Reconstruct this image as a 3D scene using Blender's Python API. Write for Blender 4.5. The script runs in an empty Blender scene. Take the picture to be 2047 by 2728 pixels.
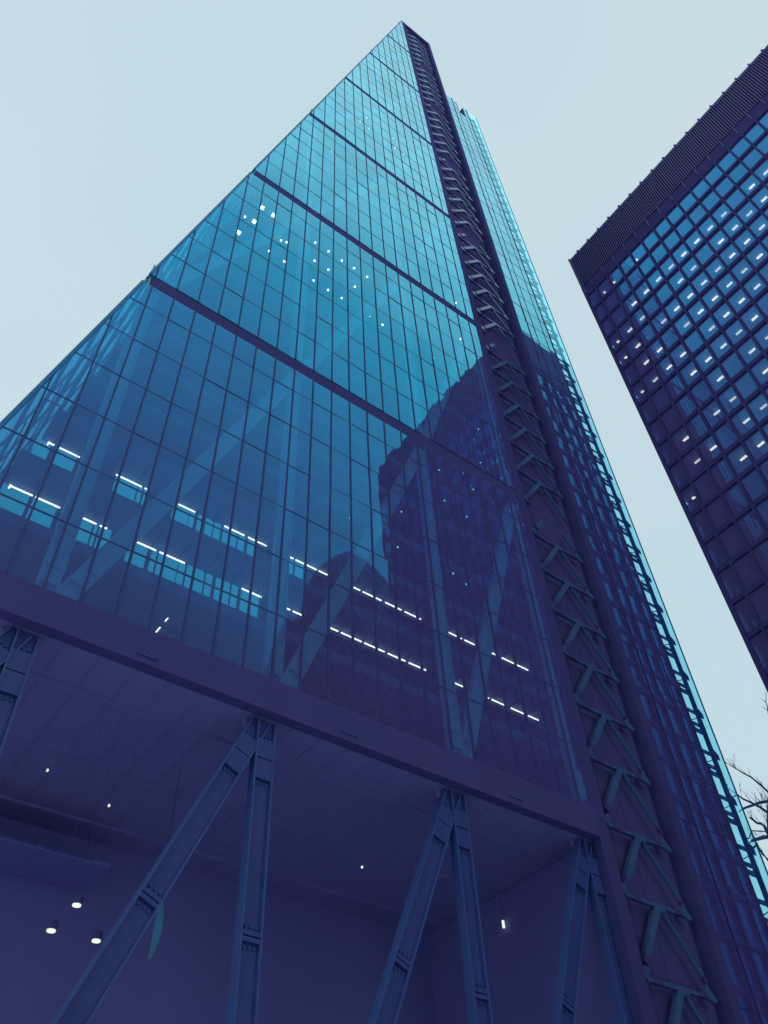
import bpy, bmesh, math, random
from mathutils import Vector, Matrix
random.seed(7)
R = math.radians
S = bpy.context.scene
# ---------------------------------------------------------------- camera
CAM = Vector((-4.5846, -27.82, 1.6006))
YAW, PIT, ROL, FPX = 0.683074296, 0.845395683, -0.0592628318, 2247.118
_f = Vector((math.sin(YAW)*math.cos(PIT), math.cos(YAW)*math.cos(PIT), math.sin(PIT)))
_r = Vector((math.cos(YAW), -math.sin(YAW), 0)); _u = _r.cross(_f)
CR = _r*math.cos(ROL)+_u*math.sin(ROL); CU = -_r*math.sin(ROL)+_u*math.cos(ROL)
cd = bpy.data.cameras.new("camera"); cam = bpy.data.objects.new("camera", cd)
S.collection.objects.link(cam); S.camera = cam
cam.matrix_world = Matrix(((CR.x, CU.x, -_f.x, CAM.x), (CR.y, CU.y, -_f.y, CAM.y), (CR.z, CU.z, -_f.z, CAM.z), (0, 0, 0, 1)))
cd.sensor_fit = 'VERTICAL'; cd.sensor_height = 24; cd.lens = 24*FPX/2728; cd.clip_start = .1; cd.clip_end = 5000
# ---------------------------------------------------------------- sky and light
SUN_EL, SUN_AZ = R(42), R(300)
W = bpy.data.worlds.new("World"); S.world = W; W.use_nodes = True
n = W.node_tree.nodes; l = W.node_tree.links; n.clear()
out = n.new('ShaderNodeOutputWorld'); bg = n.new('ShaderNodeBackground'); bg2 = n.new('ShaderNodeBackground'); add = n.new('ShaderNodeAddShader')
sky = n.new('ShaderNodeTexSky'); sky.sky_type = 'NISHITA'; sky.sun_disc = False; sky.sun_elevation = SUN_EL; sky.sun_rotation = SUN_AZ
sky.air_density = 1.2; sky.dust_density = 4; sky.ozone_density = 1
l.new(sky.outputs[0], bg.inputs[0]); bg.inputs[1].default_value = 0.008
tc = n.new('ShaderNodeTexCoord'); ns = n.new('ShaderNodeTexNoise'); ns.inputs['Scale'].default_value = 1.6; ns.inputs['Detail'].default_value = 3
cr = n.new('ShaderNodeValToRGB'); cr.color_ramp.elements[0].position = .35; cr.color_ramp.elements[1].position = .7
cr.color_ramp.elements[0].color = (.53, .685, .75, 1); cr.color_ramp.elements[1].color = (.63, .735, .775, 1)
l.new(tc.outputs['Generated'], ns.inputs['Vector']); l.new(ns.outputs['Fac'], cr.inputs['Fac']); l.new(cr.outputs[0], bg2.inputs[0])
bg2.inputs[1].default_value = 1.0
l.new(bg.outputs[0], add.inputs[0]); l.new(bg2.outputs[0], add.inputs[1]); l.new(add.outputs[0], out.inputs[0])
sd = bpy.data.lights.new("sun", 'SUN'); sd.energy = .5; sd.angle = R(15); sd.color = (1, .96, .9)
so = bpy.data.objects.new("sun", sd); S.collection.objects.link(so)
so.rotation_euler = (R(90)-SUN_EL, 0, R(180)-SUN_AZ+R(180))
S.view_settings.view_transform = 'Standard'; S.view_settings.look = 'None'; S.view_settings.gamma = 1; S.view_settings.exposure = 0
S.cycles.max_bounces = 14; S.cycles.transparent_max_bounces = 24; S.cycles.glossy_bounces = 5; S.cycles.diffuse_bounces = 4
S.cycles.caustics_reflective = False; S.cycles.caustics_refractive = False; S.cycles.sample_clamp_indirect = 4

# ---------------------------------------------------------------- materials
def mat(name):
    m = bpy.data.materials.new(name); m.use_nodes = True; t = m.node_tree; t.nodes.clear()
    o = t.nodes.new('ShaderNodeOutputMaterial'); return m, t.nodes, t.links, o
def paint(name, c, rough=.6, var=.12, scale=.6, metal=0, spec=.25, stretch=(1, 1, 1), tint=None):
    m, n, l, o = mat(name)
    p = n.new('ShaderNodeBsdfPrincipled'); tc = n.new('ShaderNodeTexCoord'); mp = n.new('ShaderNodeMapping'); ns = n.new('ShaderNodeTexNoise')
    mp.inputs['Scale'].default_value = stretch; ns.inputs['Scale'].default_value = scale; ns.inputs['Detail'].default_value = 6
    mx = n.new('ShaderNodeMix'); mx.data_type = 'RGBA'
    mx.inputs['A'].default_value = tuple(v*(1-var) for v in c)+(1,); mx.inputs['B'].default_value = tuple(min(1, v*(1+var)) for v in c)+(1,)
    l.new(tc.outputs['Object'], mp.inputs[0]); l.new(mp.outputs[0], ns.inputs['Vector']); l.new(ns.outputs['Fac'], mx.inputs['Factor'])
    l.new(mx.outputs['Result'], p.inputs['Base Color']); p.inputs['Roughness'].default_value = rough; p.inputs['Metallic'].default_value = metal
    p.inputs['Specular IOR Level'].default_value = spec
    if tint: p.inputs['Specular Tint'].default_value = tint+(1,)
    l.new(p.outputs[0], o.inputs[0]); return m
def glow(name, c, s):
    m, n, l, o = mat(name); e = n.new('ShaderNodeEmission'); e.inputs[0].default_value = c+(1,); e.inputs[1].default_value = s
    l.new(e.outputs[0], o.inputs[0]); return m
def glass(name, ramp, film, trans, bump=.0):
    """solar coated pane: reflectance by angle of incidence, a thin dusty film, tinted see-through"""
    m, n, l, o = mat(name)
    g = n.new('ShaderNodeNewGeometry'); d = n.new('ShaderNodeVectorMath'); d.operation = 'DOT_PRODUCT'
    ab = n.new('ShaderNodeMath'); ab.operation = 'ABSOLUTE'
    l.new(g.outputs['Normal'], d.inputs[0]); l.new(g.outputs['Incoming'], d.inputs[1]); l.new(d.outputs['Value'], ab.inputs[0])
    cr = n.new('ShaderNodeValToRGB'); cr.color_ramp.interpolation = 'LINEAR'
    els = cr.color_ramp.elements
    els[0].position = ramp[0][0]; els[0].color = ramp[0][1]+(1,); els[1].position = ramp[-1][0]; els[1].color = ramp[-1][1]+(1,)
    for p, c in ramp[1:-1]:
        e = els.new(p); e.color = c+(1,)
    l.new(ab.outputs[0], cr.inputs['Fac'])
    gl = n.new('ShaderNodeBsdfGlossy'); gl.inputs['Roughness'].default_value = 0.0; 
    tcd = n.new('ShaderNodeTexCoord'); nd = n.new('ShaderNodeTexNoise'); nd.inputs['Scale'].default_value = .09; nd.inputs['Detail'].default_value = 5
    mr = n.new('ShaderNodeMapRange'); mr.inputs['From Min'].default_value = .3; mr.inputs['From Max'].default_value = .7; mr.inputs['To Min'].default_value = .90; mr.inputs['To Max'].default_value = 1.10
    vm = n.new('ShaderNodeVectorMath'); vm.operation = 'SCALE'
    l.new(tcd.outputs['Object'], nd.inputs['Vector']); l.new(nd.outputs['Fac'], mr.inputs['Value']); l.new(cr.outputs[0], vm.inputs[0]); l.new(mr.outputs[0], vm.inputs['Scale'])
    l.new(vm.outputs[0], gl.inputs['Color'])
    if bump:
        tc = n.new('ShaderNodeTexCoord'); ns = n.new('ShaderNodeTexNoise'); ns.inputs['Scale'].default_value = .35; ns.inputs['Detail'].default_value = 1
        b = n.new('ShaderNodeBump'); b.inputs['Strength'].default_value = 1; b.inputs['Distance'].default_value = bump
        l.new(tc.outputs['Object'], ns.inputs['Vector']); l.new(ns.outputs['Fac'], b.inputs['Height']); l.new(b.outputs[0], gl.inputs['Normal'])
    df = n.new('ShaderNodeBsdfDiffuse'); df.inputs[0].default_value = film+(1,)
    tr = n.new('ShaderNodeBsdfTransparent'); tr.inputs[0].default_value = trans+(1,)
    a1 = n.new('ShaderNodeAddShader'); a2 = n.new('ShaderNodeAddShader')
    l.new(gl.outputs[0], a1.inputs[0]); l.new(df.outputs[0], a1.inputs[1]); l.new(a1.outputs[0], a2.inputs[0]); l.new(tr.outputs[0], a2.inputs[1])
    l.new(a2.outputs[0], o.inputs[0]); return m
RAMP = [(0.0, (.62, .93, .90)), (.14, (.40, .84, .81)), (.21, (.29, .77, .79)), (.28, (.15, .63, .70)), (.38, (.006, .32, .45)),
        (.49, (.002, .17, .31)), (.61, (.001, .07, .155)), (.72, (.001, .027, .065)), (1.0, (.001, .008, .03))]
G_TOWER = glass('coated_facade_glass', RAMP, (.100, .068, .195), (.14, .45, .53), .004)
G_CORE = glass('lift_tower_glass', RAMP, (.11, .08, .23), (.10, .25, .32), .003)
G_CLEAR = glass('clear_screen_glass', [(p, tuple(v*.55 for v in c)) for p, c in RAMP], (.01, .02, .03), (.60, .90, .93))
G_BLOCK = glass('office_block_glass', [(p, tuple(v*1.15 for v in c)) for p, c in RAMP], (.125, .11, .30), (.09, .20, .27), .003)
G_SIDE = glass('side_glazing_glass', [(p, tuple(v*.6 for v in c)) for p, c in RAMP], (.085, .06, .2), (.05, .1, .15), .003)
NAVY = paint('dark_navy_cladding', (.108, .106, .285), .9, .08, spec=0)
POST = paint('recess_edge_post', (.095, .089, .255), .9, .08, spec=0)
RFLOOR = paint('recess_floor_deck', (.13, .11, .29), .9, .06, spec=0)
MULL = paint('slim_mullion', (.075, .085, .25), .6, .05)
TRANS = paint('slim_transom', (.06, .12, .30), .6, .05)
SIDE = paint('raised_side_cladding', (.05, .15, .36), .7, .08)
RECESS = paint('deep_recess_cladding', (.125, .108, .30), .9, .05, spec=0)
NAVY2 = paint('dark_steel_frame', (.09, .075, .25), .5, .10)
TRIM = paint('blue_edge_trim', (.06, .30, .52), .5, .05)
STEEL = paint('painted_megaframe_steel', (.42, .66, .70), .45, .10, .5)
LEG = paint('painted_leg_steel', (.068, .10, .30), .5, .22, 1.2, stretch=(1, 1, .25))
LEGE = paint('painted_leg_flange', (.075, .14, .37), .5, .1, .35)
BRACE = paint('pale_metallic_brace', (.11, .21, .40), .25, .18, .8, metal=.25)
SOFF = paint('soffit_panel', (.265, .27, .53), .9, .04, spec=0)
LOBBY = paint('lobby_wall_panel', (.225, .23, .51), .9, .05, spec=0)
CEIL = paint('office_ceiling', (.11, .21, .30), .8, .45, 1.1)
INNER = paint('office_inner_wall', (.07, .10, .20), .8, .2, .3)
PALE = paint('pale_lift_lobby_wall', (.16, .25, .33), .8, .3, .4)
CONC = paint('pale_paving', (.55, .56, .72), .9, .12, .2)
BRONZE = paint('bronze_facade_frame', (.088, .082, .25), .8, .08, spec=0)
RIB = paint('bronze_louvre_rib', (.125, .12, .34), .5, .1)
BARK = paint('wet_dark_bark', (.05, .11, .24), .9, .25, 3)
LED = glow('led_strip', (1, .36, .28), 7)
LEDB = glow('office_ceiling_lamp', (1, .44, .27), 8)
SPOT = glow('spot_lamp', (1, .40, .34), 12)
DIM = glow('speck_glow', (.35, .75, .80), 2.2)
PANEL = glow('led_wash_glow', (.02, .40, .54), .85)  # emission stands in for LED light falling on the wall
STREETL = glow('canopy_downlight', (.82, .92, .78), 1.1)

# ---------------------------------------------------------------- mesh helpers
class MB:
    def __init__(s): s.v = []; s.f = []
    def box(s, x0, x1, y0, y1, z0, z1):
        b = len(s.v)
        s.v += [(x, y, z) for z in (z0, z1) for y in (y0, y1) for x in (x0, x1)]
        s.f += [tuple(b+i for i in q) for q in ((0, 2, 3, 1), (4, 5, 7, 6), (0, 1, 5, 4), (2, 6, 7, 3), (0, 4, 6, 2), (1, 3, 7, 5))]
        return s
    def bar(s, p, q, w, d, side=None):
        p = Vector(p); q = Vector(q); t = (q-p).normalized()
        side = Vector(side) if side else t.cross(Vector((0, 1, 0)))
        if side.length < 1e-4: side = Vector((1, 0, 0))
        side.normalize(); dep = t.cross(side).normalized(); b = len(s.v)
        for e in (p, q):
            for a, c in ((-1, -1), (1, -1), (1, 1), (-1, 1)): s.v.append(tuple(e+side*(a*w/2)+dep*(c*d/2)))
        s.f += [tuple(b+i for i in k) for k in ((0, 1, 2, 3), (7, 6, 5, 4), (0, 4, 5, 1), (1, 5, 6, 2), (2, 6, 7, 3), (3, 7, 4, 0))]
        return s
    def prism(s, poly, y0, y1):          # polygon in x,z extruded along y
        b = len(s.v); k = len(poly)
        s.v += [(x, y0, z) for x, z in poly]+[(x, y1, z) for x, z in poly]
        s.f.append(tuple(b+i for i in range(k))); s.f.append(tuple(b+k+i for i in reversed(range(k))))
        for i in range(k): j = (i+1) % k; s.f.append((b+j, b+i, b+k+i, b+k+j))
        return s
    def quad(s, pts):
        b = len(s.v); s.v += [tuple(p) for p in pts]; s.f.append(tuple(range(b, b+len(pts)))); return s
    def tube(s, pts, rad, k=6):
        pts = [Vector(p) for p in pts]; b = len(s.v)
        for i, p in enumerate(pts):
            t = (pts[min(i+1, len(pts)-1)]-pts[max(i-1, 0)]).normalized()
            a = t.orthogonal().normalized(); c = t.cross(a)
            for j in range(k):
                an = 2*math.pi*j/k; s.v.append(tuple(p+(a*math.cos(an)+c*math.sin(an))*rad[i]))
        for i in range(len(pts)-1):
            for j in range(k): s.f.append((b+i*k+j, b+i*k+(j+1) % k, b+(i+1)*k+(j+1) % k, b+(i+1)*k+j))
        s.f.append(tuple(b+j for j in reversed(range(k)))); s.f.append(tuple(b+(len(pts)-1)*k+j for j in range(k)))
        return s
    def disc(s, c, r, h, k=10):
        x, y, z = c; return s.prismz([(x+r*math.cos(2*math.pi*i/k), y+r*math.sin(2*math.pi*i/k)) for i in range(k)], z-h, z)
    def prismz(s, poly, z0, z1):
        b = len(s.v); k = len(poly)
        s.v += [(x, y, z0) for x, y in poly]+[(x, y, z1) for x, y in poly]
        s.f.append(tuple(b+i for i in reversed(range(k)))); s.f.append(tuple(b+k+i for i in range(k)))
        for i in range(k): j = (i+1) % k; s.f.append((b+i, b+j, b+k+j, b+k+i))
        return s
    def build(s, name, m, parent=None, label=None, kind=None, fix=True):
        me = bpy.data.meshes.new(name); me.from_pydata(s.v, [], s.f); me.update()
        if fix:
            bm = bmesh.new(); bm.from_mesh(me); bmesh.ops.recalc_face_normals(bm, faces=bm.faces); bm.to_mesh(me); bm.free()
        me.materials.append(m); o = bpy.data.objects.new(name, me); S.collection.objects.link(o)
        if parent: o.parent = parent
        if label: o['label'] = label
        if kind: o['kind'] = kind
        return o
def thing(name, label, cat, group=None):
    o = bpy.data.objects.new(name, None); S.collection.objects.link(o); o['label'] = label; o['category'] = cat
    if group: o['group'] = group
    return o
def dup(o, dx=0, dy=0, dz=0, parent=None, mult=1):
    c = o.copy(); S.collection.objects.link(c); c.parent = parent if parent else o.parent
    c.location = Vector(o.location)+Vector((dx, dy, dz))
    for ch in list(o.children):
        d = ch.copy(); S.collection.objects.link(d); d.parent = c
    return c
def at(u, v, y):                      # photograph pixel -> point on the vertical plane y
    d = _f*1.0+CR*((u-1023.5)/FPX)+CU*(-(v-1364)/FPX); return CAM+d*((y-CAM.y)/d.y)

# ---------------------------------------------------------------- ground
g = MB().box(-600, 700, -700, 600, -.5, 0).build('paved_plaza', CONC); g['kind'] = 'structure'

# ---------------------------------------------------------------- main wedge tower
XR, ZT, SL = 31.95, 222.4, .1917
xs = lambda z: 31.94-SL*(222.4-z)
zs = lambda x: 222.4-(31.94-x)/SL
TW = thing('glass_tower', 'wedge-shaped glass tower with a sloping left edge, dark bands and slanting legs', 'building')
MUL = [1.546*m for m in range(-5, 21)]+[XR]
tiers = [(25.74, 52.34)]+[(53.74+28*k, 80.34+28*k) for k in range(5)]+[(193.74, 222.2)]
def clip(poly, off):                 # keep x >= xs(z)+off
    o = []
    for i in range(len(poly)):
        a, b = poly[i], poly[(i+1) % len(poly)]
        da, db = a[0]-xs(a[1])-off, b[0]-xs(b[1])-off
        if da >= 0: o.append(a)
        if da*db < 0: t = da/(da-db); o.append((a[0]+(b[0]-a[0])*t, a[1]+(b[1]-a[1])*t))
    return o
def panel(mb, poly, y, amp=.0042):
    cx = sum(p[0] for p in poly)/len(poly); cz = sum(p[1] for p in poly)/len(poly)
    a, b = random.gauss(0, amp), random.gauss(0, amp)
    mb.quad([(x, y+a*(x-cx)+b*(z-cz), z) for x, z in poly])
for (z0, z1) in tiers:
    lv = [z0]+[z0+4*i for i in range(1, 8) if z0+4*i < z1-.5]+[z1]
    gm = MB(); fr = MB(); ft = MB()
    for a, b in zip(lv[:-1], lv[1:]):
        for x0, x1 in zip(MUL[:-1], MUL[1:]):
            po = clip([(x0, a), (x1, a), (x1, b), (x0, b)], .12)
            if len(po) > 2: panel(gm, po, 0.0)
        if a != z0: ft.box(xs(a)+.1, XR, -.015, .05, a-.034, a+.034)
    for x in MUL[:-1]:
        top = min(z1, zs(x))
        if top > z0+.3: fr.box(x-.042, x+.042, -.05, .1, z0, top)
    # node plates where the mullions meet the soffit
    w = gm.build('glass_wall', G_TOWER, TW, fix=False)
    fr.build('mullions', MULL, w); ft.build('transoms', TRANS, w)
    e = MB().prism([(xs(z0)-.06, z0), (xs(z0)+.12, z0), (xs(z1)+.12, z1), (xs(z1)-.06, z1)], -.06, .35).build('sloped_edge_trim', TRIM, TW)
# bands between tiers, bottom spandrel
for k in range(6):
    z0 = 52.34+28*k
    MB().box(xs(z0)+.55, XR+.6, .06, .9, z0-.02, z0+1.42).build('dark_band', NAVY, TW)
MB().box(-7.2, XR, -.08, .5, 23.97, 25.73).build('bottom_spandrel', NAVY, TW)
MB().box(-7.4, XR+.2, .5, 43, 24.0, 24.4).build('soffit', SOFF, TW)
sb = MB()
for x in MUL[:-1]: sb.box(x-.03, x+.03, .5, 20, 23.96, 24.0)
for y in (3, 8, 13): sb.box(-7.3, XR, y, y+.3, 23.86, 24.0)
sb.build('soffit_ribs', SOFF, TW)
# south sloping glass and its rails
sg = MB(); sr = MB()
for i in range(49):
    a, b = 25.74+4*i, min(29.74+4*i, 222.2)
    for j in range(14):
        sg.quad([(xs(a), .4+3*j, a), (xs(b), .4+3*j, b), (xs(b), 3.4+3*j, b), (xs(a), 3.4+3*j, a)])
    sr.box(xs(a)-.1, xs(a)+.12, .4, 43, a-.12, a+.12)
    sr.box(xs(a+2)+.55, xs(a+2)+.63, .4, 12, a+1.4, a+1.5)
for j in range(15): sr.bar((xs(25.74), .5+3*j, 25.74), (xs(222), .5+3*j, 222), .12, .2)
sg.build('sloped_glass_wall', G_TOWER, TW, fix=False)
sr.build('sloped_wall_rails', STEEL, TW)
# floors
for i in range(49):
    z = 25.74+4*i
    if xs(z)+1.3 > XR-1: continue
    m = MB().box(xs(z)+1.3, XR-.1, .66, 9, z-.72, z-.1)
    f = m.build('floor_slab', CEIL, TW)
    b = MB()
    for x in MUL:
        if xs(z)+1.6 < x < XR-.3: b.box(x-.04, x+.04, .8, 8.8, z-.80, z-.72)
    b.box(xs(z)+1.4, XR-.2, 2.6, 2.9, z-1.0, z-.72)
    b.build('ceiling_beams', INNER, f)
MB().prism([(xs(24.4)+3, 24.4), (XR-.1, 24.4), (XR-.1, 205), (xs(205)+3, 205)], 9, 9.4).build('inner_wall', INNER, TW)
MB().box(XR-.12, XR, .2, 43, 24.4, 222.2).build('north_wall', NAVY, TW)
MB().box(XR-.12, XR+.02, 1.05, 43, 0, 23.96).build('lower_north_wall', LOBBY, TW)
MB().prism([(xs(24.4)+.1, 24.4), (XR, 24.4), (XR, 222.2), (xs(222.2)+.1, 222.2)], 43, 43.3).build('rear_wall', NAVY, TW)
# megaframe
COLX = [0.15, 11.05, 22.2, 31.5]
def hsec(mb, eb, p, q, w=.92, dep=.5, y=.75):
    """web plate with two edge flanges, from p to q in x,z"""
    P = Vector((p[0], y, p[1])); Q = Vector((q[0], y, q[1])); t = (Q-P).normalized(); s = t.cross(Vector((0, 1, 0))).normalized()
    mb.bar(P, Q, w-.1, .1, s)
    for k in (-1, 1): eb.bar(P+s*k*(w/2-.04), Q+s*k*(w/2-.04), .08, dep, s)
def frame(kind, p, q, web, edge, splices=(), y=.75, dep=.5):
    a = MB(); b = MB(); hsec(a, b, p, q, dep=dep, y=y)
    P = Vector((p[0], y, p[1])); Q = Vector((q[0], y, q[1])); t = (Q-P).normalized(); s = t.cross(Vector((0, 1, 0))).normalized()
    L = (Q-P).length
    for d0, d1 in splices:           # raised splice plates with a slit between them
        if d1 < L:
            mid = (d0+d1)/2
            for u, v in ((d0, mid-.03), (mid+.03, d1)):
                A, B = P+t*u, P+t*v
                A.y = B.y = y-.17; a.bar(A, B, .80, .1, s)
            for e in (-.22, 0, .22):
                for dd in (d1+.18, d0-.18):
                    c = P+t*dd+s*e; b.box(c.x-.035, c.x+.035, y-.13, y-.05, c.z-.05, c.z+.05)
    o = a.build(kind, web, TW); b.build('flange', edge, o); return o
for i, x in enumerate(COLX):
    top = min(zs(x)-1, 221)
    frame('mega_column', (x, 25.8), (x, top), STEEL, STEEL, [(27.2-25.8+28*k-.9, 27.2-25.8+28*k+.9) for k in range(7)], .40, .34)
for j in range(7):
    z0 = 24+28*j
    for i in range(3):
        if xs(z0+28) < COLX[i+1] and xs(z0) < COLX[i]+.6:
            a0 = max(z0, 25.8); t = (a0-z0)/28
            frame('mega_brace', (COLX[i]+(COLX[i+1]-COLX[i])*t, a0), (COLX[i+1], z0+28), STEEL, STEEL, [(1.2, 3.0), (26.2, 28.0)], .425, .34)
# legs under the building
LX = [-10.9]+COLX[:3]+[31.65]
for i in range(1, 5):
    x = LX[i]
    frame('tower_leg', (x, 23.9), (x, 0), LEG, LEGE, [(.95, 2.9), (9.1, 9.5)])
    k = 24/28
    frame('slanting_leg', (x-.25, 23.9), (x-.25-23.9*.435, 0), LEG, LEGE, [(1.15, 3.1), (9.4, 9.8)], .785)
for x in LX[1:]:
    MB().prism([(x-1.0, 24.0), (x+.5, 24.0), (x+.5, 23.0), (x-.2, 22.2), (x-.6, 22.6)], .95, 1.1).build('node_plate', SOFF, TW)
    MB().box(x-.5, x+.5, 41.5, 42.5, 0, 24).build('rear_leg', LEG, TW)
# interior LED strips, wall panels glowing for LED light, and lamps
R1 = [(-1.77, -1.49), (-1.22, -.13), (1.88, 2.01), (2.14, 3.36), (3.52, 3.7), (4.76, 4.95), (5.13, 5.38), (5.53, 6.55), (8.39, 8.71), (8.85, 9.67), (9.91, 10.38), (10.53, 11.14), (12.45, 12.95), (13.1, 13.7), (13.86, 14.58), (14.72, 15.34), (16.36, 17.05), (17.23, 17.73), (17.94, 18.72), (18.91, 19.34), (19.64, 20.41), (20.59, 20.9), (21.16, 22.11), (22.33, 22.44), (24.12, 24.24), (24.44, 25.46), (25.73, 25.82), (26.05, 26.9), (28.05, 28.85), (29.31, 30.4), (30.7, 31.7)]
R2 = [(-2.56, -1.51), (-1.38, -1.35), (-1.23, -.15), (.79, 1.7), (1.87, 2.02), (2.13, 2.25), (3.21, 3.33), (3.47, 3.67), (3.79, 4.56), (4.56, 4.91), (5.09, 5.34), (5.49, 6.52), (9.89, 10.36), (10.5, 11.12), (12.44, 12.93), (13.11, 13.69), (14.81, 15.38), (15.55, 16.13), (16.32, 17.05), (17.24, 17.74), (17.94, 18.72), (18.91, 19.38), (19.63, 20.4), (20.6, 20.91), (21.17, 22.09), (22.29, 22.46), (24.12, 24.2), (24.43, 25.33), (26.5, 27.15), (27.4, 27.46), (27.68, 28.87), (29.31, 30.56), (30.8, 31.7)]
for row, z in ((R1, 36.84), (R2, 32.84), ([(19.57, 20.4), (20.58, 20.99)], 45.2)):
    for a, b in row: MB().box(a, b, 2.32, 2.38, z-.035, z+.035).build('light_strip', LED, TW)
for z, xe in ((36.84, -1.79), (32.84, -2.6)): MB().box(xe-.04, xe+.04, 2.3, 3.3, z-.045, z+.045).build('light_strip', LED, TW)
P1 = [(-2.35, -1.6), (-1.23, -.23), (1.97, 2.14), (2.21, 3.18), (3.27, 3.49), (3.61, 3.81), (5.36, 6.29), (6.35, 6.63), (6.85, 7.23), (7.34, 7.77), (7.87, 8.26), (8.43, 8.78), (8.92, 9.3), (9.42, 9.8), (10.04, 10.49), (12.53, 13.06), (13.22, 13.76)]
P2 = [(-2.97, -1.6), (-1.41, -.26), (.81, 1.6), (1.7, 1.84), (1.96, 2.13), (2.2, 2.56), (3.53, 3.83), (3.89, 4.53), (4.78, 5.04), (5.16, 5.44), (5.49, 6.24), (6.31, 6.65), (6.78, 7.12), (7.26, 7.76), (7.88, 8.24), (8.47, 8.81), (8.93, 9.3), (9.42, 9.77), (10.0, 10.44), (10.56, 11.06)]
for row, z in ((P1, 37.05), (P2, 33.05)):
    for a, b in row: MB().box(a, b, 2.52, 2.58, z-3, z+.12).build('glowing_wall_panel', PANEL, TW)
SP = [(8.38, .87, 73), (8.99, .89, 73), (9.47, .75, 73), (12.43, .83, 77), (13.92, .83, 77), (15.43, .85, 77), (12.41, .76, 73), (13.89, .74, 73), (12.38, .69, 69), (13.88, .7, 69), (16.82, .8, 77), (18.34, .8, 77), (16.79, .71, 73), (15.27, .65, 69), (9.43, .69, 69), (7.93, .63, 69), (14.1, .95, 105), (17.1, .93, 105), (18.65, .9, 125), (20.16, .91, 125), (19.87, .88, 129), (24.66, .86, 129), (24.7, .89, 125), (26.21, .87, 125), (23.15, .92, 105), (19.77, .68, 73), (18.23, .64, 69), (19.71, .66, 69), (30.43, .67, 85), (30.05, .75, 77), (31.4, .7, 73), (5.37, .9, 73)]
for x, y, z in SP: MB().disc((x, y, z-.0), .085 if z < 90 else .05, .08).build('ceiling_spotlight', SPOT, TW)
for x, y, z in [(6.23, .78, 73), (5.05, .73, 69), (6.75, .75, 69), (6.76, .87, 77), (7.92, .89, 77)]:
    MB().box(x-.15, x+.15, y-.15, y+.15, z-.08, z).build('square_ceiling_light', SPOT, TW)
for x, y, z in [(25.7, .78, 77), (22.68, .76, 77), (22.52, .65, 69), (25.57, .68, 69), (29.67, .62, 61), (32-1.9, 1.66, 61), (29.79, 1.23, 57), (25.07, .69, 53), (25.11, 1.54, 53), (28.53, .57, 53), (23.04, 1.29, 49), (28.61, 1.52, 53), (29.86, 1.72, 53), (24.96, 1.28, 49), (27.38, 1.57, 49), (20.66, 1.3, 45), (28.94, .64, 45), (24.55, 1.03, 41), (30.59, 1.96, 45), (25.96, 1.33, 41), (31.07, 1.36, 41), (20, 1.2, 41), (16, .9, 41), (13, 1, 45)]:
    MB().disc((x, y, z), .05, .06, 6).build('reflection_speck', DIM, TW)  # glowing specks standing in for office lights reflected in the glass
def atz(u, v, z):
    d = _f*1.0+CR*((u-1023.5)/FPX)+CU*(-(v-1364)/FPX); return CAM+d*((z-CAM.z)/d.z)
a, b = atz(447, 1645, 28.95), atz(416, 1685, 28.95)
MB().box((a.x+b.x)/2-.03, (a.x+b.x)/2+.03, min(a.y, b.y), max(a.y, b.y), 28.9, 28.95).build('light_strip', LED, TW)
for u, v in ((703, 1510), (688, 1660), (187, 1270), (131, 1424)):
    q = at(u, v, 1.3); MB().disc(q, .07, .12).build('ceiling_spotlight', SPOT, TW); MB().box(q.x-.012, q.x+.012, q.y-.012, q.y+.012, q.z, 25.02+4*math.ceil((q.z-25.02)/4)).build('lamp_rod', STEEL, TW)
# pale strips painted as lamp glints along floor edges in the lower storeys
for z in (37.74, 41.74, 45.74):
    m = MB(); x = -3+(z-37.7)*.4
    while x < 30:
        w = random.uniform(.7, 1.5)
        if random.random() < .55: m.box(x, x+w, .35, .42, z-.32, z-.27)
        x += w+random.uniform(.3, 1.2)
    m.build('floor_edge_glint', glow('edge_reflection_glow', (.10, .42, .52), .8) if False else PALE, TW)
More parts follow.
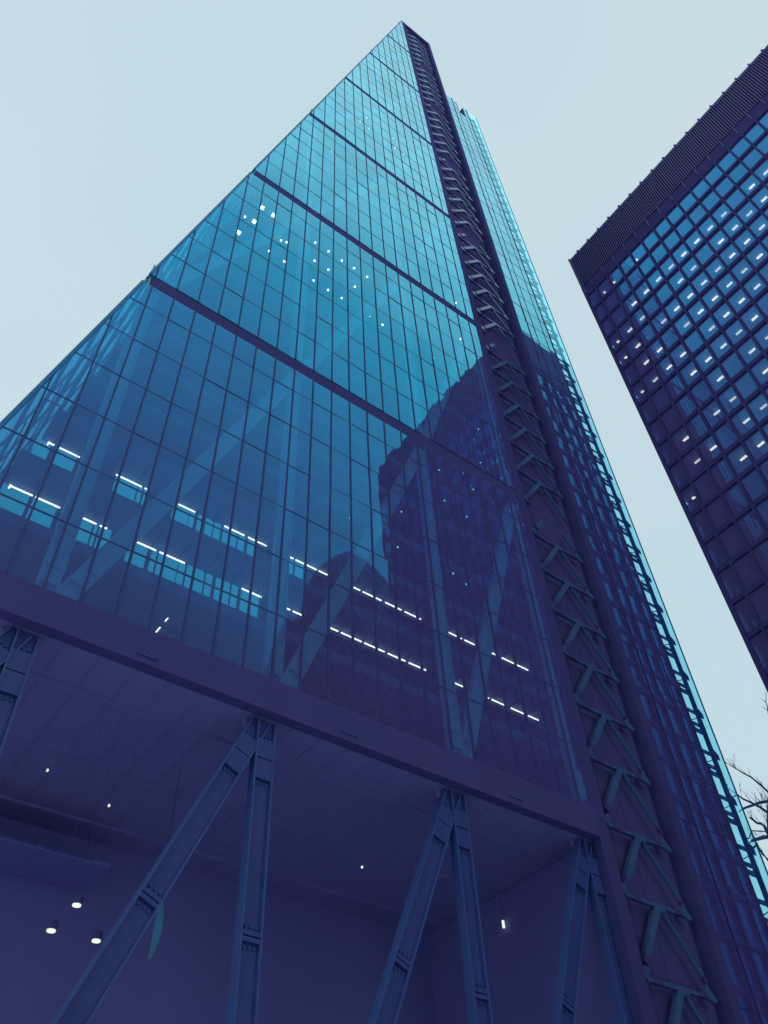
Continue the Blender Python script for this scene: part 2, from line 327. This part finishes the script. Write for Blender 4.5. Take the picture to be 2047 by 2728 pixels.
# braced strip on the north side
rw = MB().box(XR, 40.2, 1.0, 1.3, 0, 222.2)
rw.build('recess_wall', RECESS, TW)
pj = MB()
for i in range(-6, 49): pj.box(XR+.9, 39.45, .985, 1.0, 25.74+4*i-.03, 25.74+4*i+.03)
for x in (34.4, 36.1, 37.8): pj.box(x-.02, x+.02, .985, 1.0, 0, 222)
pj.build('recess_wall_joints', NAVY2, TW)
MB().box(XR, XR+.9, -.02, .5, 0, 222.3).build('recess_post', POST, TW)
MB().box(39.45, 40.2, -.02, 3.0, 0, 222.5).build('recess_post', POST, TW)
MB().prism([(XR, 220.9), (40.2, 220.9), (40.2, 222.5), (XR, 222.5)], 0, 12).build('strip_cap', POST, TW)
L0 = 29.74
def chevron():
    Y = .45; m = MB(); z = L0
    m.box(34.7, 37.45, Y-.12, Y+.12, z-.12, z+.08)
    m.bar((35.95, Y, z-.12), (33.95, Y, z-3.0), .40, .36); m.bar((36.2, Y, z-.12), (38.3, Y, z-3.2), .19, .2)
    m.box(35.7, 36.5, Y-.17, Y+.17, z-.32, z+.1)
    m.prism([(33.15, z+.42), (33.42, z+.62), (33.66, z+.55), (33.56, z+.1), (34.0, z-.1), (33.4, z-.16), (33.16, z+.1)], Y-.2, Y+.2)
    m.prism([(38.1, z+.1), (38.2, z+.5), (38.35, z+.6), (38.9, z-.1), (38.75, z-.25), (38.1, z-.08)], Y-.12, Y+.12)
    o = m.build('chevron_brace', BRACE, TW)
    MB().bar((33.95, Y, z-3.0), (33.62, Y, z-3.45), .40, .36).build('foot_plate', NAVY2, o); MB().bar((38.3, Y, z-3.2), (38.5, Y, z-3.5), .22, .22).build('foot_plate', NAVY2, o)
    MB().box(33.55, 34.7, Y-.11, Y+.11, z-.11, z+.09).build('beam_stub', NAVY2, o); MB().box(37.45, 38.2, Y-.11, Y+.11, z-.11, z+.09).build('beam_stub', NAVY2, o)
    return o
ch = chevron()
def half_chevron():
    Y = .45; m = MB(); z = L0+24
    o = m.bar((34.75, Y, z-1.85), (33.95, Y, z-3.0), .40, .36).build('chevron_brace', BRACE, TW)
    MB().prism([(33.15, z+.42), (33.42, z+.62), (33.66, z+.55), (33.56, z+.1), (34.0, z-.1), (33.4, z-.16), (33.16, z+.1)], Y-.2, Y+.2).build('hook_plate', BRACE, o)
    MB().bar((37.3, Y, z-1.7), (38.3, Y, z-3.2), .19, .2).build('lower_strut', BRACE, o)
    return o
hc = half_chevron()
for i in range(1, 48):
    if i % 7 == 6:
        if i > 6: dup(hc, dz=4*(i-6))
    else: dup(ch, dz=4*i)
for i in (1, 2): dup(ch, dz=-4*i-.4)
for i in (3, 4): dup(ch, dz=-4.2*i)
# lobby and lower levels behind the legs
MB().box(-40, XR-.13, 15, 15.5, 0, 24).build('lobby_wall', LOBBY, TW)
gm = MB().box(-12, 9.2, 11.8, 15, 21.3, 21.5)
gm.build('gallery_deck', LOBBY, TW)
for q in ((-12, 2.2, 11.74, 11.8, 21.40, 21.46), (2.4, 5.6, 11.74, 11.8, 21.40, 21.47), (5.8, 8.4, 11.74, 11.8, 21.40, 21.48)): MB().box(*q).build('gallery_edge_strip', LEGE, TW)
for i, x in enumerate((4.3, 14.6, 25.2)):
    MB().box(x, x+.95, -.16, -.1, 24.32, 24.37).box(x+.8, x+.9, -.16, .3, 24.3, 24.45).build('soffit_edge_glint', LEGE, TW)  # lighter strips added to imitate reflections along the soffit edge

# ---------------------------------------------------------------- lift tower
LT = thing('lift_tower', 'slim glazed lift tower with an open steel lattice edge, right of the wedge tower', 'building')
YC = 3.4; ZL = [118.7-4*i for i in range(30)]; ZL = [z for z in [118.7+4*i for i in range(-29, 22)]]
XC = [40.2, 47.48, 48.77, 50.73, 51.91]
for (x0, x1, zt) in ((44.0, 48.77, 204.9), (48.77, 50.9, 197.4), (50.9, 51.91, 205.2)):
    MB().box(x0, x1, YC+.12, 16, zt-.6, zt).build('roof_deck', NAVY2, LT)
def lift_glass(x0, x1, zt):
    gm = MB()
    for a in ZL:
        b = min(a+4, zt)
        if a < zt and b > 2: panel_y(gm, [(x0, max(a, 2)), (x1, max(a, 2)), (x1, b), (x0, b)], YC)
    return gm
def panel_y(mb, poly, y): panel(mb, poly, y, .0028)
for x0, x1, zt in ((40.2, 47.48, 204.9), (47.48, 48.77, 204.9), (48.77, 50.73, 197.4), (50.73, 51.91, 205.2)):
    w = lift_glass(x0, x1, zt).build('glass_wall', G_CORE, LT, fix=False)
    fr = MB()
    for z in ZL:
        if z < zt: fr.box(x0, x1, YC-.02, YC+.1, z-.035, z+.035)
    fr.box(x1-.04, x1+.04, YC-.04, YC+.12, 2, zt)
    fr.build('transoms', NAVY2, w)
MB().box(47.4, 47.56, YC-.06, YC+.1, 2, 204.9).build('main_mullion', NAVY2, LT); MB().box(51.83, 52.0, YC-.06, YC+.1, 2, 205.2).build('main_mullion', NAVY2, LT)
MB().box(40.2, 51.9, YC+1.4, YC+1.6, 0, 196).build('shaft_wall', INNER, LT)
MB().box(50.9, 51.0, YC+.12, 14, 197.4, 205.1).build('raised_side_wall', SIDE, LT)
MB().box(48.67, 48.77, YC+.12, 14, 197.4, 204.9).build('raised_side_wall', SIDE, LT)
MB().box(51.84, 51.94, YC+.12, 16, 0, 205).build('shaft_side_wall', NAVY2, LT)
MB().box(54.0, 54.77, 11.8, 16, 0, 205).build('rear_pier', NAVY2, LT)
# pale lobby walls seen through the glass
random.seed(3)
for c, (a, b) in enumerate(((47.75, 48.5), (48.95, 50.5), (50.95, 51.7))):
    for z in ZL:
        if 34 < z < 196 and random.random() < .85:
            h = random.uniform(2.0, 3.1); MB().box(a+random.uniform(0, .1), b-random.uniform(0, .15), YC+.9, YC+1.0, z+.3, z+.3+h).build('lobby_panel', PALE, LT) if 34 < z < 96 else None
# flank glass + lattice
gm = MB()
for a in ZL:
    if a < 203: panel(gm, [(51.91, max(a, 2)), (54.77, max(a, 2)), (54.77, min(a+4, 205.2)), (51.91, min(a+4, 205.2))], YC, .002)
gm.build('clear_glass_screen', G_CLEAR, LT, fix=False)
gm = MB()
for a in ZL: gm.quad([(54.77, YC, max(a, 2)), (54.77, YC+8, max(a, 2)), (54.77, YC+8, a+4), (54.77, YC, a+4)])
gm.build('clear_side_screen', G_CLEAR, LT, fix=False)
MB().box(54.74, 54.80, YC-.06, YC+.05, 2, 205.3).build('edge_fin', TRIM, LT)
def lift_frame():
    m = MB(); z = ZL[0]; Y = YC+.3
    m.box(51.95, 54.72, Y-.04, Y+.04, z-.2, z+.16)                      # floor beam reaching the edge
    m.box(52.0, 54.3, Y-.04, Y+.04, z+2.5, z+2.85)                         # second rail
    
    m.box(52.0, 53.9, Y, Y+.16, z+1.95, z+2.3)                           # lift lobby floor pan
    m.box(52.46, 52.60, Y-.05, Y+.05, z+.1, z+4)                         # verticals
    m.box(53.62, 53.74, Y-.05, Y+.05, z+.1, z+4)
    m.box(53.90, 54.24, Y-.06, Y+.06, z+.1, z+4)
    m.prism([(54.2, z), (54.72, z+.05), (54.72, z+.25), (54.2, z+.75)], Y-.05, Y+.05)   # bracket to the edge
    m.bar((52.5, Y+.1, z+2.9), (53.65, Y+.1, z+3.5), .07, .06)
    m.bar((52.6, Y, z+2.45), (52.95, Y, z+1.95), .1, .1); m.bar((53.6, Y, z+2.45), (53.3, Y, z+1.95), .1, .1)
    return m.build('lattice_storey', NAVY2, LT)
lf = lift_frame()
for i in range(1, 50): dup(lf, dz=4*i)

# ---------------------------------------------------------------- office block on the right
OB = thing('office_block', 'dark bronze office block with a square window grid and ribbed top, at the right edge', 'building')
X0, YN, YF, H = 53.6, -3.0, -43.4, 118.0
ROW = [106.9-3.79*k for k in range(27)]; COL = [-12.9-2.04*k for k in range(-5, 16)]; COL = [YN]+[c for c in COL if YF < c < YN-.5]+[YF]
MB().box(X0+.3, 90, YF+.3, YN-.3, 107.2, 117.6).build('roof_mass', BRONZE, OB)
MB().box(X0+9, 90, YF+9, YN-9, 0, 107).build('service_core', BRONZE, OB)
for z in ROW: MB().box(X0+.35, 90, YF+.35, YN-.35, z-.28, z+.22).build('floor_slab', CEIL, OB)
fr = MB()
for z in ROW:
    fr.box(X0, X0+.3, YF, YN, z-.27, z+.27)
for y in COL: fr.box(X0-.1, X0+.28, y-.13, y+.13, 0, 109.3)
fr.box(X0-.02, X0+.3, YF, YN, 106.6, 109.2)
fr.build('window_grid_frame', BRONZE, OB)
fr = MB()
x = X0
xx = []
while x < 90: xx.append(x); x += 2.04
for z in ROW: fr.box(X0, 90, YN-.3, YN, z-.3, z+.3)
for x in xx: fr.box(x-.16, x+.16, YN-.28, YN+.1, 0, 107.4)
fr.build('side_window_grid_frame', BRONZE, OB)
gm = MB()
for a, b in zip(ROW[1:], ROW[:-1]):
    for x0, x1 in zip(xx[:-1], xx[1:]):
        cx, cz = (x0+x1)/2, (a+b)/2; ta, tb = random.gauss(0, .004), random.gauss(0, .004)
        gm.quad([(x, YN-.22+ta*(x-cx)+tb*(z-cz), z) for x, z in ((x0, a), (x1, a), (x1, b), (x0, b))])
gm.build('side_glazing', G_SIDE, OB, fix=False)
wins = []
for r in range(26):
    for c in range(len(COL)-1):
        y0, y1 = COL[c+1]+.1, COL[c]-.1; z0, z1 = ROW[r+1]+.2, ROW[r]-.2
        ta, tb = random.gauss(0, .003), random.gauss(0, .003); cy, cz = (y0+y1)/2, (z0+z1)/2
        q = [(X0+.2+ta*(y-cy)+tb*(z-cz), y, z) for y, z in ((y1, z0), (y0, z0), (y0, z1), (y1, z1))]
        d = Vector(q[0])-CAM; dz = d.dot(_f); u, v = d.dot(CR)/dz, -d.dot(CU)/dz
        vis = abs(u) < .47 and abs(v) < .62 and r < 14
        wins.append((not vis, r, q))
wins.sort(key=lambda t: (t[0], t[1]))
for _, r, q in wins[:100]: MB().quad(q).build('window', G_BLOCK, OB, fix=False)
m = MB()
for _, r, q in wins[100:]: m.quad(q)
m.build('windows', G_BLOCK, OB, kind='stuff', fix=False)
ribs = MB(); y = YF; k = 0
ribs.box(X0-.02, X0+.3, YF, YN, 117.6, 118.05)
while y < YN:
    big = any(abs(y-c) < .15 for c in COL)
    ribs.box(X0-(.14 if not big else .22), X0+.3, y-.055, y+.055, 109.3 if not big else 107.4, 117.9); y += 2.04/7
ribs.build('louvre_ribs', RIB, OB)
kn = MB()
for c in COL: kn.box(X0-.12, X0+.1, c-.12, c+.12, 117.9, 118.35)
kn.build('parapet_posts', RIB, OB)
rib2 = MB(); x = X0
while x < 90: rib2.box(x-.055, x+.055, YN-.3, YN+.12, 107.4, 118); x += .291
rib2.build('side_louvre_ribs', RIB, OB)
LW = [(-5, 3), (-5, 4), (-5, 6), (-5, 11), (-4, 3), (-4, 4), (-4, 5), (-4, 6), (-4, 9), (-4, 10), (-3, 2), (-3, 3), (-3, 5), (-3, 6), (-3, 10), (-2, 2), (-2, 4), (-2, 6), (-2, 7), (-2, 9), (-2, 11), (-1, 2), (-1, 4), (-1, 5), (-1, 7), (-1, 8), (-1, 9), (-1, 10), (-1, 11), (0, 2), (0, 3), (0, 4), (0, 5), (0, 6), (0, 7), (0, 10), (1, 2), (1, 3), (1, 4), (1, 5), (1, 6), (1, 7), (1, 8), (1, 9), (2, 2), (2, 4), (2, 5), (2, 6), (2, 7), (2, 8), (3, 2), (3, 3), (3, 4), (3, 5), (3, 6), (4, 2), (4, 3), (4, 4), (4, 5), (5, 3), (5, 4), (6, 2), (6, 3), (7, 2)]
LBV = [LEDB, LEDB, glow('office_ceiling_lamp_dimmer', (1, .46, .30), 4.8), glow('office_ceiling_lamp_cool', (.9, .46, .33), 6.5)]
for c, r in LW:
    y = -12.9-2.04*(c+.5); z = 106.9-3.79*r-.42
    z = (107-3.82*(r+.13))
    hl = .18 if c == -5 else .37
    MB().box(54.86, 55.14, y-hl, y+hl, z-.05, z).build('ceiling_light', LBV[(c*7+r*5) % 4], OB)
for y, z in ((-6.8, 106.6), (-5.0, 106.6), (-10.85, 106.5)): MB().box(54.9, 55.1, y-.12, y+.12, z-.3, z-.1).build('ceiling_light', LEDB, OB)

# ---------------------------------------------------------------- rounded tower behind the camera, seen only as a reflection
DT = thing('domed_tower', 'round-topped tower seen only as the arched dark reflection low in the wedge glass', 'building')
prof = [(0, 24.8), (20, 26.4), (40, 27.6), (65, 28.2), (85, 28), (105, 26.5), (125, 23.5), (145, 18.5), (160, 13), (170, 8.5), (177, 4), (180, .3)]
m = MB(); K = 36; gx, gy = 96.4, -113.9
for z, r in prof:
    for j in range(K): m.v.append((gx+r*math.cos(2*math.pi*j/K), gy+r*math.sin(2*math.pi*j/K), z))
for i in range(len(prof)-1):
    for j in range(K): m.f.append((i*K+j, i*K+(j+1) % K, (i+1)*K+(j+1) % K, (i+1)*K+j))
m.build('tower_skin', paint('dark_diamond_glazing', (.05, .06, .18), .4), DT)
lat = MB()
def rp(z):
    for (a, b), (c, d) in zip(prof[:-1], prof[1:]):
        if a <= z <= c: return b+(d-b)*(z-a)/(c-a)
for sg_ in (1, -1):
    for j in range(18):
        pts = []
        for i in range(24):
            z = i*7.5; a = 2*math.pi*j/18+sg_*i*.11; r = rp(z)+.15; pts.append((gx+r*math.cos(a), gy+r*math.sin(a), z))
        lat.tube(pts, [.35]*24, 4)
lat.build('diagonal_lattice', paint('pale_lattice', (.2, .3, .4), .5), DT)

# ---------------------------------------------------------------- unseen slab added behind the camera to keep sky out of pane reflections
TT = thing('sky_blocker_slab', 'added unseen dark slab behind the viewer, blocking sky from the office block panes', 'building')
MB().box(-62, -15, -150, -56, 0, 236).build('blocker_body', BRONZE, TT)
m = MB()
for k in range(59): m.box(-15, -14.8, -150, -56, 4*k+.2, 4*k+1.1)
for k in range(32): m.box(-14.85, -14.6, -150+3*k-.1, -150+3*k+.1, 0, 236)
m.build('blocker_grid', NAVY2, TT)

# ---------------------------------------------------------------- bare tree, lower right
TR = thing('bare_tree', 'bare leafless tree whose thin branches reach in at the lower right edge', 'tree')
random.seed(11)
TB = MB()
base = [(37.2, -10, 0), (37.0, -10, 6), (36.5, -10.1, 12), (35.6, -10, 17), (34.9, -10, 20.5)]
TB.tube(base, [.42, .34, .27, .2, .10], 8); TB.build('trunk', BARK, TR)
BR = MB()
def poly(pts, y, r0, r1, link=None):
    P = [at(u, v, y+random.uniform(-.15, .15)) for u, v in pts]
    if link: P = [Vector(link)]+P
    k = len(P); BR.tube(P, [r0+(r1-r0)*i/(k-1) for i in range(k)], 5); return P
def twigs(P, n_, ln, r):
    for _ in range(n_):
        i = random.randrange(len(P)-1); t = random.random(); p = P[i].lerp(P[i+1], t); d = (P[i+1]-P[i]).normalized()
        a = (d*random.uniform(.2, .8)+Vector((random.uniform(-.6, .3), random.uniform(-.5, .5), random.uniform(.2, 1.2)))).normalized()
        L_ = ln*random.uniform(.4, 1); q = [p]
        for k in range(3): a = (a+Vector((random.uniform(-.3, .3), random.uniform(-.3, .3), random.uniform(-.1, .4)))).normalized(); q.append(q[-1]+a*L_/3)
        BR.tube(q, [r, r*.8, r*.6, r*.35], 4)
        for k in (1, 2):
            for s_ in (1, -1):
                if random.random() < .6:
                    b = (a+Vector((random.uniform(-.9, .9), random.uniform(-.5, .5), random.uniform(-.2, .8)))).normalized()
                    BR.tube([q[k], q[k]+b*L_*.22], [r*.6, r*.3], 4)
c1 = lambda a, b: (1847+a/8.3, 1950+b/8.3); c2 = lambda a, b: (1900+a/8.19, 2150+b/8.19); c3 = lambda a, b: (1847+a/8.3, 1820+b/8.3)
A1 = poly([c1(1660, 1330), c1(1500, 1180), c1(1280, 1000), c1(1100, 905), c1(960, 820), c1(850, 755), c1(700, 660)], -10, .06, .012, (34.9, -10, 20.5)); twigs(A1[1:], 10, .75, .011)
A2 = poly([c1(1660, 1530), c1(1480, 1560), c1(1370, 1605), c1(1200, 1660), c1(1100, 1700), c1(1020, 1760)], -10.3, .085, .04, (34.6, -10, 20.5)); twigs(A2[1:4], 8, .8, .011)
A3 = poly([c1(1660, 1790), c1(1500, 1680), c1(1370, 1605), c1(1240, 1540), c1(1100, 1480), c1(980, 1390)], -9.8, .07, .035, (34.8, -10, 20)); twigs(A3[1:], 9, .9, .011)
A4 = poly([c2(1204, 640), c2(1190, 560), c2(1130, 430), c2(1050, 360), c2(960, 350), c2(860, 270), c2(800, 230)], -9.6, .09, .04, (35.6, -10, 17)); twigs(A4[1:], 12, .9, .010)
A5 = poly([c2(1204, 650), c2(1120, 655), c2(1040, 680), c2(930, 710), c2(850, 740)], -10.1, .11, .06, (35.6, -10, 17)); twigs(A5[1:], 10, .7, .010)
A6 = poly([c2(1204, 1160), c2(1100, 1040), c2(1000, 890), c2(960, 800)], -9.7, .07, .03, (35.9, -10, 14)); twigs(A6[1:], 6, .6, .014)
A7 = poly([c2(1204, 520), c2(1195, 300), c2(1196, 100), c1(1655, 1700), c1(1655, 1450)], -10.4, .08, .03, (35.4, -10, 17.5)); twigs(A7[1:], 12, 1.0, .010)
A8 = poly([(2085, 2060), (2066, 1960), c3(1660, 640), c3(1640, 500), c3(1610, 430), c3(1612, 300), c3(1605, 195)], -10, .05, .012, (34.9, -10, 20.5)); poly([c3(1610, 430), c3(1500, 340)], -10, .018, .01); poly([c3(1650, 610), c3(1540, 525)], -10, .018, .01)
A9 = poly([c1(760, 1500), c1(752, 1350), c1(755, 1150)], -9.9, .03, .012, tuple(A3[-1])); poly([c1(770, 1445), c1(830, 1430)], -9.9, .015, .008)
A10 = poly([c2(880, 900), c2(770, 790), c2(690, 730)], -9.9, .05, .03, tuple(A6[-1])); A11 = poly([c2(820, 770), c2(720, 820)], -9.9, .03, .02, tuple(A5[-1]))
poly([c2(1204, 530), c2(1000, 525), c2(850, 515), c2(780, 690), c2(660, 655)], -9.9, .035, .02, (35.4, -10, 17.5))
BR.build('branches', BARK, TR)

# ---------------------------------------------------------------- small things under the building
for i, (x, y, lab) in enumerate(((2.49, -5.62, 'round canopy lamp, uppermost of the three at lower left'), (2.54, -3.83, 'round canopy lamp, leftmost of the three at lower left'), (3.82, -3.83, 'round canopy lamp beside the slanting leg, lowest of the three at lower left'))):
    pass
DL = []
for (u, v, y, lab) in ((205, 2410, 4, 'uppermost of the three round lamps glowing in the dark at lower left'), (137, 2478, 4, 'leftmost of the three round lamps glowing in the dark at lower left'), (257, 2505, 4.6, 'round lamp closest to the slanting leg, of the three glowing at lower left')):
    p = at(u, v, y); t = thing('hanging_lamp', lab, 'lamp', 'lamps hanging under the tower'); t.location = p
    MB().disc((0, 0, 0), .16, .05, 16).build('lamp_lens', STREETL, t)
    MB().disc((0, 0, .3), .19, .29, 16).box(-.005, .005, -.005, .005, .3, 24.0-p.z-.02).build('lamp_housing', NAVY2, t)
p = at(425, 2395, 6)
t = thing('hanging_banner', 'slim curved pale blue banner hanging behind the slanting leg at lower left', 'banner')
m = MB()
for i in range(10):
    a, b = i/10, (i+1)/10
    z0, z1 = 15.3+2.45*a, 15.3+2.45*b; cu = lambda s: 9.62+.28*math.sin(s*math.pi*.9)
    m.quad([(9.5+.05*a, 6.0, z0), (cu(a), 6.0, z0), (cu(b), 6.0, z1), (9.5+.05*b, 6.0, z1)]); m.quad([(cu(a), 6.0, z0), (cu(a)+.14, 6.3, z0), (cu(b)+.14, 6.3, z1), (cu(b), 6.0, z1)])
m.build('banner_sheet', paint('pale_banner', (.14, .42, .60), .7), t, fix=False)
MB().box(9.58, 9.6, 6.0, 6.02, 17.74, 23.98).build('banner_cord', NAVY2, t)
for (u, v, w, h, lab) in ((1340, 2463, .12, .42, 'small tall window lamp glowing right of the middle leg'), (1453, 2685, .12, .4, 'small striped lamp low at the bottom, right of centre')):
    p = at(u, v, 8); o = MB().box(p.x-w/2, p.x+w/2, 7.9, 8.0, p.z-h/2, p.z+h/2)
    t = thing('wall_lamp', lab, 'lamp', 'wall lamps in the lobby'); o.build('lamp_lens', STREETL, t); MB().box(p.x-.01, p.x+.01, 7.94, 7.96, p.z+h/2, 23.95).build('lamp_cord', NAVY2, t)
for (u, v, lab) in ((965, 2310, 'tiny pinpoint lamp between the two pairs of legs'), (127, 2052, 'tiny pinpoint lamp above the gallery edge at left'), (291, 2146, 'tiny pinpoint lamp at the right end of the gallery at left')):
    p = at(u, v, 9); t = thing('spot_lamp', lab, 'lamp', 'pinpoint lamps in the lobby'); MB().box(p.x-.04, p.x+.04, 8.95, 9.05, p.z-.05, p.z+.05).build('lamp_lens', STREETL, t)
    MB().box(p.x-.006, p.x+.006, 8.99, 9.01, p.z+.05, 23.9).build('lamp_cord', NAVY2, t)
